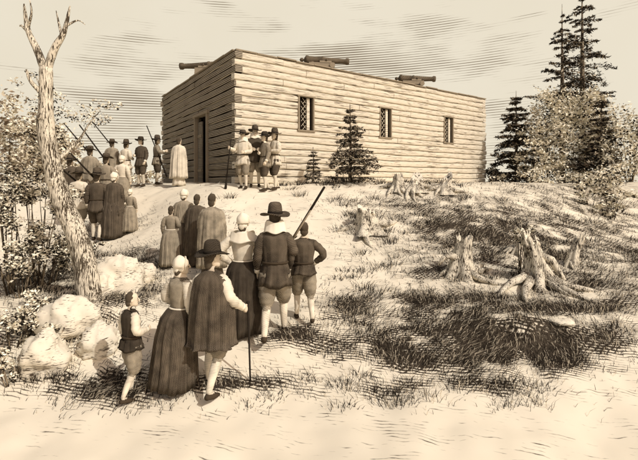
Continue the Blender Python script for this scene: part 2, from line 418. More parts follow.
# ------------------------------------------------------------------ trees
BARK = grain('bark', (.68, .615, .495), (70, 70, 7), .53, rot=(0, .22, 0), patch=3.5, amp=.45, bump=.35, ink=(.07, .055, .038))
BARKF = grain('bark_dark', (.36, .30, .22), (30, 30, 5), .5)
def pine(px, d, H, wid, nlay, nb, mats, probs, sparse=0, nm='pine_tree', leaf=.07, seed=1, zoff=0):
    rs = random.Random(seed); x0 = wx(px, d); z0 = hgt(x0, d) + zoff - .05; e = empty(nm, (x0, d, z0))
    mb = MB(); mb.tube([(0, 0, 0), (.02, 0, H * .5), (0, 0, H)], [H * .016 + .02, H * .010 + .01, .008], 8)
    C = []
    for k in range(nlay):
        t = (k + rs.uniform(-.3, .3)) / nlay; z = H * (.08 + .9 * t) if not sparse else H * (.25 + .73 * t)
        rad = wid * (1 - max(t, 0)) ** .8 * rs.uniform(.65, 1.2) + .04
        for b in range(nb):
            if sparse and rs.random() < sparse: continue
            a = rs.uniform(0, 6.28); r = rad * rs.uniform(.5, 1.2)
            ex = Vector((math.cos(a) * r, math.sin(a) * r, z - r * rs.uniform(.05, .5) + .15 * r))
            mid = Vector((math.cos(a) * r * .5, math.sin(a) * r * .5, z + .03 * r))
            mb.tube([(0, 0, z), mid, ex], [.012 + r * .012, .01, .004], 4)
            n = int(12 + 26 * r / leaf * .25)
            for q in range(n):
                s = rs.random() ** .6; p = mid.lerp(ex, (s - .5) * 2)
                if s < .5: p = Vector((mid.x * 2 * s, mid.y * 2 * s, z + (mid.z - z) * 2 * s))
                wd = r * .19 * (1.1 - s) + .015
                C.append((p.x + rs.gauss(0, wd), p.y + rs.gauss(0, wd), p.z - abs(rs.gauss(0, wd * .6))))
    mb.build('trunk', [BARKF], e)
    C = np.array(C); Q = leafquads(C, leaf, .24)
    quads('needles', Q, rng.choice(len(mats), len(C), p=probs), mats, e)
    return e
PM = [INKM, MIDM, KHAKI]
pine(350, 12.9, 2.55, 1.0, 13, 10, PM, [.58, .17, .25], seed=3, leaf=.055)
pine(313, 13.0, 1.2, .36, 9, 7, PM, [.58, .17, .25], nm='pine_sapling', seed=4, leaf=.04)
pine(516, 20, 4.6, 1.35, 16, 10, PM, [.7, .18, .12], nm='pine_tree.001', seed=5, leaf=.10)
pine(562, 24, 10.6, 2.1, 19, 7, PM, [.75, .13, .12], .42, 'tall_pine_tree', seed=6, leaf=.11)
pine(582, 25, 12.4, 2.5, 22, 7, PM, [.75, .13, .12], .38, 'tall_pine_tree.001', seed=7, leaf=.11)
pine(601, 17.5, 3.9, 1.2, 14, 9, PM, [.65, .2, .15], nm='pine_tree.002', seed=8, leaf=.09)

def foliage(name, blobs, leaf, mats, pr, n_per, trunk=True):
    e = empty(name); C = []; Mi = []
    mb = MB()
    for (px, d, z, rx, ry, rz) in blobs:
        x = wx(px, d); n = int(n_per * rx * rz)
        k = max(6, int(9 * rx * rz / .5) if rx < 1 else 30)
        sub = rng.normal(size=(k, 3)); sub /= np.linalg.norm(sub, axis=1)[:, None]; sub *= rng.uniform(.35, 1.1, k)[:, None]
        idx = rng.integers(0, k, n)
        P = sub[idx] + rng.normal(size=(n, 3)) * .13
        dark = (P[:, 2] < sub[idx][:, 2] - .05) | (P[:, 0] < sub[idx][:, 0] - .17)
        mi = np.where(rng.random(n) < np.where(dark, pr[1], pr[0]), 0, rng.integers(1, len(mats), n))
        C.append(P * np.array([rx, ry, rz]) + np.array([x, d, z])); Mi.append(mi)
        if trunk:
            g0 = Vector((x, d, min(hgt(x, d), z - rz) - .05))
            for s in sub[:8]:
                q = Vector((x + s[0] * rx * .8, d + s[1] * ry * .8, z + s[2] * rz * .8))
                g1 = g0 + Vector((s[0] * .1 * rx, s[1] * .1, 0))
                mb.tube([g1, g1.lerp(q, .5) + Vector((s[1] * .1, 0, .1)), q], [.008 + .012 * rz, .006 + .007 * rz, .004], 5)
    C = np.concatenate(C); Mi = np.concatenate(Mi)
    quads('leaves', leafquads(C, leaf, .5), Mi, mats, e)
    if trunk: mb.build('branches', [BARKF], e)
    return e
LM = [INKM, CREAMM, CREAMM, CREAMM, KHAKI]
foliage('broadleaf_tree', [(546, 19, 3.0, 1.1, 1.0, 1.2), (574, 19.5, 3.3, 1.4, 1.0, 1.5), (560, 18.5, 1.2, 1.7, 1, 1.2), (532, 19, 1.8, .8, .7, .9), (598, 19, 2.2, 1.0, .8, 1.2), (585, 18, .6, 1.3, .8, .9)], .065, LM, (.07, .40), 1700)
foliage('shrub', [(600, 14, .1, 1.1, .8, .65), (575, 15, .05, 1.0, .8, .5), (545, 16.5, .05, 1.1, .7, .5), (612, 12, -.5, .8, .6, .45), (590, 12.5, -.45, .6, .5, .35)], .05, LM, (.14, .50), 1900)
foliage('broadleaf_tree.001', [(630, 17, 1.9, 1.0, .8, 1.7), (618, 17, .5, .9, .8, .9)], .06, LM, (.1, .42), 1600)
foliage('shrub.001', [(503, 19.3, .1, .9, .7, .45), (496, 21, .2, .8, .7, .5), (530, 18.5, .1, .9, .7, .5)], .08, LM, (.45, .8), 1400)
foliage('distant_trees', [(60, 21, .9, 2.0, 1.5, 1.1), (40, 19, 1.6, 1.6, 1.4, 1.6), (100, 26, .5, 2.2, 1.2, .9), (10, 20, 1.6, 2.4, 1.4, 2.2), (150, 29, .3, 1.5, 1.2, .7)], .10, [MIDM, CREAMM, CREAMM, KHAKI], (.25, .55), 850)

d0 = 6.4; k0 = d0 / F
def L3(px, py, dy=0): return Vector(((px - 319) * k0, d0 + dy, (183 - py) * k0))
tr = empty('gnarled_tree'); mb = MB()
def interp(pts, rads, n):
    P = []; Rr = []
    for i in range(len(pts) - 1):
        for k in range(n):
            t = k / n; p0 = pts[max(i - 1, 0)]; p1 = pts[i]; p2 = pts[i + 1]; p3 = pts[min(i + 2, len(pts) - 1)]
            P.append(.5 * ((2 * p1) + (p2 - p0) * t + (2 * p0 - 5 * p1 + 4 * p2 - p3) * t * t + (-p0 + 3 * p1 - 3 * p2 + p3) * t ** 3)); Rr.append(rads[i] * (1 - t) + rads[i + 1] * t)
    return P + [pts[-1]], Rr + [rads[-1]]
def limb(pts, rads, n=10, jag=.07):
    P, Rr = interp(pts, rads, 5); mb.tube(P, Rr, n, jag=jag)
limb([L3(96, 325), L3(90, 298), L3(85, 265), L3(76, 232), L3(62, 200), L3(52, 165), L3(46, 130), L3(46, 100), L3(46, 68)], [.32, .185, .16, .15, .14, .12, .125, .095, .09], 20, .08)
limb([L3(47, 76), L3(38, 52), L3(28, 30), L3(24, 4)], [.075, .055, .04, .012])
limb([L3(46, 74), L3(54, 50), L3(64, 32), L3(70, 6)], [.07, .055, .04, .01])
limb([L3(30, 34), L3(22, 26), L3(15, 24, .1)], [.03, .02, .006], 6)
limb([L3(62, 36), L3(55, 22, .1), L3(52, 8, .1)], [.03, .018, .005], 6)
limb([L3(28, 28), L3(36, 15, -.1), L3(34, 2, -.1)], [.025, .015, .005], 6)
limb([L3(66, 26), L3(74, 18, .1), L3(78, 20, .2)], [.02, .012, .004], 6)
limb([L3(45, 96), L3(36, 84, -.1), L3(33, 72, -.15)], [.045, .03, .014], 7)
limb([L3(48, 140), L3(36, 112, .2), L3(28, 85, .3), L3(18, 70, .4)], [.05, .035, .02, .006], 8)
limb([L3(52, 165), L3(66, 140, .3), L3(72, 118, .5), L3(80, 104, .6)], [.04, .022, .012, .005], 8)
limb([L3(70, 225), L3(50, 205, .2), L3(30, 190, .3)], [.05, .03, .01], 8)
for px, py, r in ((57, 182, .05), (82, 258, .055), (44, 118, .04)): mb.ell(L3(px, py, -.11), (r, r * .7, r * 1.3), 0, 10, 7)
for a in (200, 260, 320, 20, 90, 290):
    a = math.radians(a); b = L3(90, 305); q = b + Vector((math.cos(a) * .6, math.sin(a) * .5, 0)); q.z = hgt(q.x, q.y) - .03
    limb([b + Vector((0, 0, .12)), b.lerp(q, .5) + Vector((0, 0, -.0)), q], [.11, .09, .03], 8)
mb.build('trunk', [BARK], tr)
C = []
BL2 = [(70, 110, .7, .18, .4, .22), (35, 110, .7, .35, .4, .35), (82, 97, .8, .18, .3, .1), (22, 80, .5, .3, .3, .2), (20, 140, .6, .4, .4, .35), (30, 175, .5, .45, .4, .3)]
Mi = []
for (px, py, dy, rx, ry, rz) in BL2:
    c = L3(px, py, dy); n = int(3200 * (rx * rz) ** .8); s = rng.normal(size=(10, 3)) * .55; i = rng.integers(0, 10, n)
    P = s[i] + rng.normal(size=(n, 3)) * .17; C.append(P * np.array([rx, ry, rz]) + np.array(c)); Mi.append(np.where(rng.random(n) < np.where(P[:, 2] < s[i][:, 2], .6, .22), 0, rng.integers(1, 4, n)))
quads('leaves', leafquads(np.concatenate(C), .023, .5), np.concatenate(Mi), [INKM, CREAMM, KHAKI, CREAMM], tr)
foliage('bush', [(38, 7.2, -.4, .5, .5, .6), (12, 7.0, -.3, .5, .5, .8), (46, 7.4, -1.1, .45, .5, .45), (22, 6.8, -1.25, .55, .5, .5), (35, 7.6, .1, .4, .4, .4), (52, 7.6, -1.45, .5, .4, .4)], .027, LM, (.3, .62), 8500)
foliage('bush.001', [(30, 5.7, -1.85, .35, .3, .3), (52, 5.4, -2.0, .25, .2, .16), (12, 5.5, -1.9, .35, .3, .35), (14, 5.0, -2.2, .25, .2, .25)], .024, LM, (.16, .46), 9500)
foliage('bush.002', [(84, 9.2, -1.4, .4, .4, .14), (62, 9.6, -1.2, .4, .4, .22), (112, 8.6, -1.55, .4, .3, .14)], .036, LM, (.4, .75), 5000)

ROCK = grain('stone', (.72, .66, .54), (11, 11, 80), .66, rot=(.5, .5, 0), patch=3, amp=.5, bump=.3, ink=(.09, .07, .05))
def rock(px, d, r, nm, dz=.3, sd=0):
    x = wx(px, d); mb = MB(); mb.ell((sd * 1.7, 0, 0), r, 0, 46, 28, nz=.38, nf=1.5, nz2=.13); mb.build(nm, [ROCK], None, True, (x - sd * 1.7, d, hgt(x, d) + r[2] * dz))
rock(122, 7.0, (.42, .34, .38), 'boulder', .45); rock(98, 6.6, (.24, .22, .24), 'boulder.001', .3, 1); rock(70, 5.7, (.34, .28, .36), 'boulder.002', .4, 2); rock(98, 5.45, (.22, .22, .24), 'boulder.003', .35, 3)
rock(44, 5.2, (.30, .24, .32), 'boulder.004', .35, 4); rock(142, 7.6, (.24, .2, .2), 'boulder.005', .4, 5); rock(560, 5.95, (.16, .14, .05), 'boulder.006', 0, 6)

CUT = grain('cut_wood', (.78, .71, .58), (20, 20, 20), .62, amp=.2)
STB = grain('stump_bark', (.70, .64, .52), (65, 65, 9), .57, patch=6, amp=.5, bump=.5, ink=(.07, .055, .04))
def stump(px, d, r, h, lean=0, nm='tree_stump', seed=1, slant=.3, jag=.12, rootk=1., arms_=()):
    rs = random.Random(seed); x0 = wx(px, d); z0 = hgt(x0, d); e = empty(nm, (x0, d, z0)); n = 30; nr = rs.choice((5, 6, 7)); ph = rs.random() * 6
    rr = []
    top = [rs.uniform(-jag, jag) * h for _ in range(n)]
    for k in range(11):
        t = k / 10; ring = []
        for i in range(n):
            a = 2 * math.pi * i / n
            fl = (1 - t) ** 3 * (.9 + .7 * math.cos(nr * a + ph))
            q = r * (1 - .22 * t + fl * .8 + .09 * math.sin(7 * a + ph + t) + rs.uniform(-.03, .03))
            z = -.08 + (h + .08) * t + (t ** 3) * (slant * math.cos(a + ph) * r + top[i])
            ring.append((q * math.cos(a) + lean * t * t * h, q * math.sin(a), z))
        rr.append(ring)
    mb = MB(); mb.rings(rr, 0)
    inn = [[(lean * h + (p[0] - lean * h) * .75, p[1] * .75, p[2] - .02) for p in rr[-1]], [(lean * h + (p[0] - lean * h) * .1, p[1] * .1, h - .05) for p in rr[-1]]]
    mb.rings([rr[-1]] + inn, 1, True, False, True)
    for j in range(nr + 1):
        a = rs.uniform(0, 6.28); L = r * rs.uniform(2.2, 4.4) * rootk; P = []
        for s in (.3, .9, 1.4, 2.):
            q = s * L / 2; gx, gy = math.cos(a + .25 * s) * q, math.sin(a + .25 * s) * q
            P.append((gx, gy, hgt(x0 + gx, d + gy) - z0 + .09 * (1.7 - s)))
        mb.tube(P, [r * .42, r * .3, r * .18, r * .04], 8, 0, jag=.12)
    for j in range(5):
        a = rs.uniform(0, 6.28); b = Vector((math.cos(a) * r * .6 + lean * h, math.sin(a) * r * .6, h - .08)); mb.tube([b, b + Vector((0, 0, h * .12)), b + Vector((rs.uniform(-.04, .04), 0, h * rs.uniform(.15, .35)))], [r * .2, r * .12, .004], 5, 1)
    for P, R_ in arms_: mb.tube(P, R_, 8, 0, jag=.1)
    mb.build('stump', [STB, CUT], e, True)
stump(367, 9.9, .27, .46, .0, 'tree_stump', 1, .5)
stump(460, 7.9, .20, .66, .12, 'tree_stump.001', 2, .6, rootk=1.2, arms_=[([(-.05, -.05, .32), (-.22, -.1, .40), (-.36, -.14, .36), (-.46, -.16, .22)], [.09, .07, .05, .02])])
stump(538, 7.6, .21, .76, -.18, 'tree_stump.002', 3, .8, .12, rootk=1.5, arms_=[([(.0, -.08, .5), (.18, -.12, .42), (.30, -.15, .2), (.42, -.2, -.02)], [.08, .07, .055, .03]), ([(-.1, -.05, .5), (-.24, -.1, .66), (-.3, -.1, .82)], [.07, .045, .01])])
stump(571, 8.3, .10, .55, .35, 'tree_stump.003', 4, .5)
stump(398, 12.0, .18, .38, 0, 'tree_stump.004', 5, .5)
stump(415, 11.9, .21, .34, .2, 'tree_stump.005', 6, .8)
stump(444, 11.8, .18, .40, .25, 'tree_stump.006', 7, .9)
stump(518, 8.8, .12, .28, .2, 'tree_stump.007', 8, .5)
foliage('leafy_sprout', [(520, 8.1, -1.05, .2, .14, .2), (531, 7.9, -.88, .12, .1, .12)], .028, LM, (.15, .45), 14000)

# ------------------------------------------------------------------ people
def hand(mb, wrist, dr, side, mat, curl=.7):
    d = dr.normalized(); inward = Vector((-side, 0.15, 0)); n = (inward - d * inward.dot(d)).normalized(); w = d.cross(n).normalized()
    if w.y < 0: w = -w
    rr = []
    for t, a, b in ((-.01, .024, .02), (.02, .034, .019), (.055, .042, .017), (.085, .04, .014), (.092, .03, .008)):
        rr.append([wrist + d * t + w * a * math.cos(q) + n * b * math.sin(q) for q in [2 * math.pi * i / 10 for i in range(10)]])
    mb.rings(rr, mat, True, True, True)
    for i, L in enumerate((.068, .078, .073, .058)):
        o = (1.5 - i) * .02; b = wrist + d * .082 + w * o; P = [b]; ang = .2
        for s in (.42, .33, .25):
            ang += curl * .75; P.append(P[-1] + (d * math.cos(ang) + n * math.sin(ang)) * L * s)
        mb.tube(P, [.0105, .0098, .009, .006], 6, mat)
    b = wrist + d * .025 + w * .03; P = [b, b + d * .028 + w * .022, b + d * .055 + w * .022 + n * .022, b + d * .07 + w * .01 + n * .035]
    mb.tube(P, [.014, .0125, .011, .007], 6, mat)
ARM = {'rest': ((.235, -.04, 1.17), (.245, .06, .93)), 'bent': ((.26, -.05, 1.17), (.13, .2, 1.13)), 'akimbo': ((.37, -.07, 1.2), (.19, .04, 1.04)),
       'cane': ((.27, -.03, 1.18), (.31, .2, 1.03)), 'gun': ((.27, -.02, 1.17), (.2, .2, 1.29)), 'out': ((.30, .03, 1.22), (.40, .22, 1.12)), 'staff': ((.28, .02, 1.2), (.33, .2, 1.25)), 'fold': ((.25, .02, 1.17), (.02, .19, 1.17))}
def loftz(mb, prof, mat, folds=9, amp=0., n=72, seed=0, top=True):
    pr = []
    for i in range(len(prof) - 1):
        for k in range(3):
            t = k / 3; pr.append([prof[i][j] * (1 - t) + prof[i + 1][j] * t for j in range(4)])
    pr.append(list(prof[-1])); K = len(pr); rr = []
    for k, (z, rx, ry, cy) in enumerate(pr):
        w = (k / (K - 1)) ** .8 * amp; ring = []
        for i in range(n):
            a = 2 * math.pi * i / n
            q = 1 + w * (math.sin(folds * a + seed + .5 * math.sin(z * 6)) + .5 * math.sin((2 * folds + 3) * a + seed * 2.3) + .5 * math.sin(3 * a + seed))
            ring.append((rx * q * math.sin(a), cy + ry * q * math.cos(a), z + (.015 * math.sin(4 * a + seed) if k > K - 3 else 0)))
        rr.append(ring)
    last = rr[-1]; c = pr[-1]
    rr.append([((p[0]) * .93, c[3] + (p[1] - c[3]) * .93, p[2] + .012) for p in last]); rr.append([((p[0]) * .8, c[3] + (p[1] - c[3]) * .8, p[2] + .15) for p in last])
    rr[0:0] = [[(p[0] * .3, pr[0][3] + (p[1] - pr[0][3]) * .3, p[2] + .005) for p in rr[0]]] if top else []
    mb.rings(rr, mat, True, top, False)
def person(name, px, d, H, face, kind='man', up='dark', low='mid', arms=('rest', 'rest'), hat=None, stride=0, prop=None, far=False, hairlen=1, sleeve=None, bow=0, seed=0, headturn=0, cape=None, collar=0, lean=0):
    s = H / 1.75; x0 = wx(px, d); z0 = hgt(x0, d)
    e = empty(name, (x0, d, z0 - .01), math.radians(face), s); sleeve = sleeve or up
    e.rotation_euler = (math.radians(-lean), 0, math.radians(face))
    J = {}; E = []
    def j(n, p, r): J[n] = (Vector(p), r)
    j('pel', (0, 0, .95), (.13, .10)); j('sp', (0, .01, 1.13), (.12, .09)); j('ch', (0, 0, 1.34), (.15, .10)); j('nb', (0, -.01, 1.47), (.07, .065)); j('nk', (0, .01, 1.57), (.055, .055))
    for sd, n, st in ((-1, 'L', stride), (1, 'R', -stride)):
        a = ARM[arms[0] if sd < 0 else arms[1]]
        j('sh' + n, (sd * .175, -.01, 1.41), (.068, .068)); j('el' + n, (sd * a[0][0], a[0][1], a[0][2]), (.052, .052)); j('wr' + n, (sd * a[1][0], a[1][1], a[1][2]), (.036, .036))
        j('hp' + n, (sd * .095, 0, .86), (.1, .1)); j('kn' + n, (sd * .11, .03 + .16 * st + .06 * abs(st), .49), (.065, .068))
        zb = .08 + (.10 if st < 0 else 0) * abs(st)
        j('cf' + n, (sd * .112, .0 + .20 * st - (.05 if st < 0 else 0), .32), (.056, .058))
        j('an' + n, (sd * .115, -.02 + .27 * st - (.1 if st < 0 else 0), zb), (.038, .038)); j('to' + n, (sd * .13, .14 + .27 * st - (.11 if st < 0 else 0), .035), (.04, .032))
    names = list(J); idx = {n: i for i, n in enumerate(names)}
    edges = [('pel', 'sp'), ('sp', 'ch'), ('ch', 'nb'), ('nb', 'nk')]
    for n in 'LR': edges += [('ch', 'sh' + n), ('sh' + n, 'el' + n), ('el' + n, 'wr' + n), ('pel', 'hp' + n), ('hp' + n, 'kn' + n), ('kn' + n, 'cf' + n), ('cf' + n, 'an' + n), ('an' + n, 'to' + n)]
    me = bpy.data.meshes.new('tmp'); me.from_pydata([tuple(J[n][0]) for n in names], [(idx[a], idx[b]) for a, b in edges], [])
    ob = bpy.data.objects.new('tmp', me); COL.objects.link(ob); ob.modifiers.new('s', 'SKIN')
    for n in names:
        sv = me.skin_vertices[0].data[idx[n]]; sv.radius = J[n][1]; sv.use_root = (n == 'pel')
    sub = ob.modifiers.new('u', 'SUBSURF'); sub.levels = 1 if far else 2; sub.render_levels = sub.levels
    dg = bpy.context.evaluated_depsgraph_get(); bm2 = bpy.data.meshes.new_from_object(ob.evaluated_get(dg)); bpy.data.objects.remove(ob); bm2.name = 'body'
    bm2.materials.clear()
    mm = [cloth(up, far, 'obj'), cloth(sleeve, far, 'obj'), cloth(low, far, 'obj'), cloth('light', far, 'obj'), flat('shoe_leather', (.05, .037, .025)), SKIN]
    for q in mm: bm2.materials.append(q)
    arms_seg = [(J['sh' + n][0], J['el' + n][0]) for n in 'LR'] + [(J['el' + n][0], J['wr' + n][0]) for n in 'LR']
    def dseg(p, a, b):
        ab = b - a; t = max(0, min(1, (p - a).dot(ab) / ab.length_squared)); return (p - a - ab * t).length
    for f in bm2.polygons:
        c = f.center; ar = min(dseg(c, a, b) for a, b in arms_seg)
        k = 0
        if ar < .085 and abs(c.x) > .05 and c.z > .85 and not (abs(c.x) < .16 and c.z < 1.05 and ar > .055): k = 1
        elif c.z > 1.5: k = 5
        elif c.z < .11: k = 4
        elif c.z < .44: k = 3
        elif c.z < .98: k = 2
        f.material_index = k; f.use_smooth = True
    body = bpy.data.objects.new('body', bm2); COL.objects.link(body); body.parent = e
    mb = MB()
    for n, sd in (('L', -1), ('R', 1)):
        wr = J['wr' + n][0]; dr = (wr - J['el' + n][0]).normalized(); hand(mb, wr + dr * .025, dr, sd, 0, 1.0 if prop else .6)
        mb.tube([wr - dr * .05, wr - dr * .02, wr + dr * .022, wr + dr * .026], [.043, .05, .047, .03], 12, 1)
    mb.build('hands', [SKIN, WHITE], e)
    mb = MB()
    for n, sd in (('L', -1), ('R', 1)):
        sh, el, wr = J['sh' + n][0], J['el' + n][0], J['wr' + n][0]
        P, Rr = interp([sh + Vector((-sd * .02, 0, .0)), sh.lerp(el, .35), sh.lerp(el, .8), el.lerp(wr, .25), el.lerp(wr, .65), el.lerp(wr, .9)], [.07, .075, .068, .066, .056, .045], 4)
        mb.tube(P, [r * (1 + .07 * math.sin(i * 1.9 + seed)) for i, r in enumerate(Rr)], 16, 0)
    mb.build('sleeves', [cloth(sleeve, far, 'obj')], e)
    mb = MB(); cu, cl = cloth(up, far, 'uv'), cloth(low, far, 'uv')
    if kind == 'man' or kind == 'boy':
        hem = .74 if kind == 'man' else .86
        loftz(mb, [(1.49, .075, .07, 0), (1.455, .15, .095, -.005), (1.41, .205, .115, -.01), (1.3, .205, .135, 0), (1.15, .175, .13, .005), (1.05, .165, .125, .005), (.95, .195, .15, 0), (hem, .24, .19, 0)], 0, 10, .045, seed=seed)
        mb.tube([(.172 * math.sin(t), .005 + .132 * math.cos(t), 1.06) for t in np.linspace(0, 2 * math.pi, 25)], .018, 6, 3)
        for sd, n in ((-1, 'L'), (1, 'R')):
            hp, kn = J['hp' + n][0], J['kn' + n][0]
            P, Rr = interp([hp + Vector((0, 0, .06)), hp.lerp(kn, .4), hp.lerp(kn, .8), hp.lerp(kn, 1.02), hp.lerp(kn, 1.1)], [.115, .125, .11, .082, .058], 4)
            mb.tube(P, [r * (1 + .05 * math.sin(i * 2.1)) for i, r in enumerate(Rr)], 20, 1)
            an = J['an' + n][0]; to = J['to' + n][0]
            mb.tube([an + Vector((0, -.045, -.035)), an + Vector((0, 0, -.03)), an.lerp(to, .6) + Vector((0, 0, -.01)), to + Vector((0, .05, -.008))], [.03, .043, .04, .02], 10, 3, sx=1)
    elif kind == 'woman':
        loftz(mb, [(1.49, .07, .065, 0), (1.455, .14, .09, -.005), (1.41, .18, .11, -.01), (1.3, .175, .135, .01), (1.15, .145, .12, .01), (1.06, .135, .11, .01)], 0, 8, .01, seed=seed)
        loftz(mb, [(1.09, .14, .115, .01), (1.04, .19, .165, 0), (.95, .235, .22, -.02), (.7, .28, .27, -.03), (.35, .31, .30, -.03), (.03, .33, .33, -.03)], 1, 13, .05, n=110, seed=seed)
        mb.tube([(.15 * math.sin(t), .01 + .125 * math.cos(t), 1.075) for t in np.linspace(0, 2 * math.pi, 25)], .014, 6, 2)
    if kind == 'cloak' or cape:
        hz = cape or .3
        if kind == 'cloak': loftz(mb, [(.6, .18, .16, 0), (.3, .2, .18, 0), (.03, .24, .22, 0)], 1, 9, .04, seed=seed)
        loftz(mb, [(1.51, .07, .07, -.01), (1.47, .15, .11, -.01), (1.41, .225, .145, -.015), (1.25, .26, .185, -.01), (.95, .28, .22, -.01), (.6, .29, .24, -.01), (hz, .31, .26, -.01)], 0, 9, .08, n=96, seed=seed)
    if collar == 2: loftz(mb, [(1.525, .062, .062, 0), (1.49, .11, .09, -.005), (1.44, .20, .135, -.012), (1.36, .225, .16, -.015)], 2, 5, .02, seed=seed)
    elif collar == 1: loftz(mb, [(1.535, .06, .06, 0), (1.505, .09, .08, -.005), (1.47, .165, .125, -.012)], 2, 5, .02, seed=seed)
    mb.build('clothes', [cu, cl, WHITE, flat('leather', (.06, .045, .03))], e)
    hd = empty('head_pivot', (0, .02, 1.655)); hd.parent = e; hd.rotation_euler = (math.radians(-bow), 0, math.radians(headturn))
    mb = MB(); R8 = [(-.118, .018, .072, .03), (-.105, .04, .088, -.0), (-.078, .054, .092, -.05), (-.04, .064, .089, -.078), (-.005, .070, .084, -.092), (.03, .075, .091, -.1), (.07, .071, .084, -.098), (.1, .055, .06, -.078), (.118, .022, .018, -.04)]
    mb.rings([[(hwid * math.sin(t), (f + b) / 2 + (f - b) / 2 * math.cos(t), z) for t in [2 * math.pi * i / 24 for i in range(24)]] for z, hwid, f, b in R8], 0, True, True, True)
    mb.tube([(0, .083, .028), (0, .1, 0), (0, .114, -.026), (0, .09, -.036)], [.008, .011, .015, .008], 8, 0)
    for sd in (-1, 1):
        mb.ell((sd * .03, .077, .004), (.014, .009, .008), 1, 10, 6); mb.ell((sd * .03, .0845, .004), (.006, .004, .006), 2, 8, 5)
        mb.tube([(sd * .014, .09, .022), (sd * .03, .091, .027), (sd * .047, .08, .02)], [.003, .005, .002], 5, 2)
        mb.ell((sd * .073, -.005, -.005), (.01, .02, .03), 0, 8, 6)
    mb.tube([(-.024, .083, -.062), (0, .092, -.06), (.024, .083, -.062)], [.002, .004, .002], 5, 2)
    mb.build('face', [SKIN, WHITE, INKM], hd)
    mb = MB()
    mb.ell((0, -.026, .03), (.082, .085, .102), 0, 20, 12, nz=.12)
    if hairlen: mb.ell((0, -.06, -.05), (.07, .045, .09 * hairlen), 0, 16, 10, nz=.3)
    mb.build('hair', [HAIR], hd)
    if hat == 'hat':
        mb = MB(); hm = cloth('dark' if seed % 3 else 'black', far, 'obj')
        br = []
        for r, z in ((.092, .062), (.13, .05), (.175, .046), (.205, .056), (.207, .064), (.175, .056), (.13, .062), (.098, .075)):
            br.append([(r * math.sin(t), -.01 + r * 1.04 * math.cos(t), z + .026 * (r / .2) ** 2 * math.cos(2 * t + seed)) for t in [2 * math.pi * i / 32 for i in range(32)]])
        mb.rings(br, 0)
        tp = 1.15 if seed % 2 else .9
        mb.rings([[(r * math.sin(t), -.01 + r * 1.08 * math.cos(t), .06 + (z - .06) * tp) for t in [2 * math.pi * i / 24 for i in range(24)]] for r, z in ((.101, .06), (.1, .1), (.094, .15), (.085, .185), (.06, .205), (.02, .21))], 0, True, True, True)
        mb.rings([[(r * math.sin(t), -.01 + r * 1.08 * math.cos(t), z) for t in [2 * math.pi * i / 24 for i in range(24)]] for r, z in ((.1, .068), (.106, .07), (.104, .1), (.098, .102))], 1)
        mb.build('hat', [hm, INKM], hd)
    elif hat == 'cap':
        mb = MB(); mb.ell((0, -.03, .03), (.096, .096, .115), 0, 22, 12, nz=.12); mb.ell((0, -.075, -.045), (.066, .042, .065), 0, 16, 9, nz=.3)
        mb.tube([(.094 * math.sin(t), .045 - .015 * abs(math.sin(t)), .02 + .108 * math.cos(t)) for t in np.linspace(-2.4, 2.4, 20)], .009, 6, 0)
        mb.tube([(.1 * math.sin(t), -.03 + .1 * math.cos(t), -.005) for t in np.linspace(1.4, 4.9, 16)], .006, 6, 1)
        mb.build('cap', [WHITE, KHAKI], hd)
    if prop:
        mb = MB(); k, P0, P1 = prop; P0 = Vector(P0); P1 = Vector(P1)
        if k == 'musket':
            D = P1 - P0
            mb.tube([P0, P0 + D * .02, P0 + D * .14, P0 + D * .22, P0 + D * .27, P0 + D * .7], [.03, .045, .032, .02, .022, .015], 10, 0, sx=.6)
            mb.tube([P0 + D * .24 + Vector((0, 0, .012)), P1 + Vector((0, 0, .012))], [.021, .018] if far else [.019, .016], 8, 1)
            o = D.orthogonal().normalized(); c = P0 + D * .27; mb.tube([c, c + o * .04, c + o * .06 + D * .02], [.014, .012, .005], 6, 1)
            mb.tube([c - o * .02, c - o * .05 + D * .02, c - o * .02 + D * .04], .005, 5, 1)
            mb.build('musket', [TRIM if not far else INKM, INKM], e)
        else:
            mb.tube([P0, P0.lerp(P1, .5), P1], [.011, .013, .017], 8, 0); mb.ell(P1, (.024, .024, .022), 0, 10, 6); mb.build('walking_stick', [INKM], e)
    return e
A = 'rest'
person('pilgrim_boy', 131, 4.72, 1.20, -38, 'boy', 'black', 'mid', ('rest', 'bent'), None, .3, sleeve='light', hairlen=.6, seed=1, headturn=-25)
person('pilgrim_woman', 176, 4.92, 1.50, -30, 'woman', 'mid', 'dark', ('bent', 'rest'), 'cap', 0, sleeve='light', seed=2, headturn=-30, lean=3)
person('pilgrim_man', 212, 4.80, 1.66, -18, 'man', 'dark', 'mid', ('rest', 'cane'), 'hat', .5, ('cane', (.36, .32, -.02), (.335, .30, 1.06)), sleeve='light', seed=3, cape=.62, headturn=-30)
person('pilgrim_woman.001', 243, 5.95, 1.67, 4, 'woman', 'light', 'black', ('akimbo', 'akimbo'), 'cap', 0, seed=4, sleeve='light', collar=2)
person('pilgrim_man.001', 275, 5.75, 1.78, 2, 'man', 'dark', 'mid', ('rest', 'gun'), 'hat', -.8, ('musket', (.10, .36, 1.10), (.66, -.42, 2.08)), seed=5, hairlen=1.1, collar=1)
person('pilgrim_boy.001', 304, 6.15, 1.46, 8, 'boy', 'dark', 'mid', ('rest', 'akimbo'), None, .6, hairlen=.7, seed=6)
person('pilgrim_man.002', 212, 7.7, 1.60, 0, 'cloak', 'mid', 'dark', (A, A), None, 0, seed=9)
person('pilgrim_woman.002', 197, 8.3, 1.42, 5, 'cloak', 'dark', 'dark', (A, A), None, 0, far=True, seed=8)
person('pilgrim_woman.003', 184, 8.5, 1.46, 0, 'woman', 'mid', 'dark', (A, A), 'cap', 0, far=True, seed=9, cape=.85)
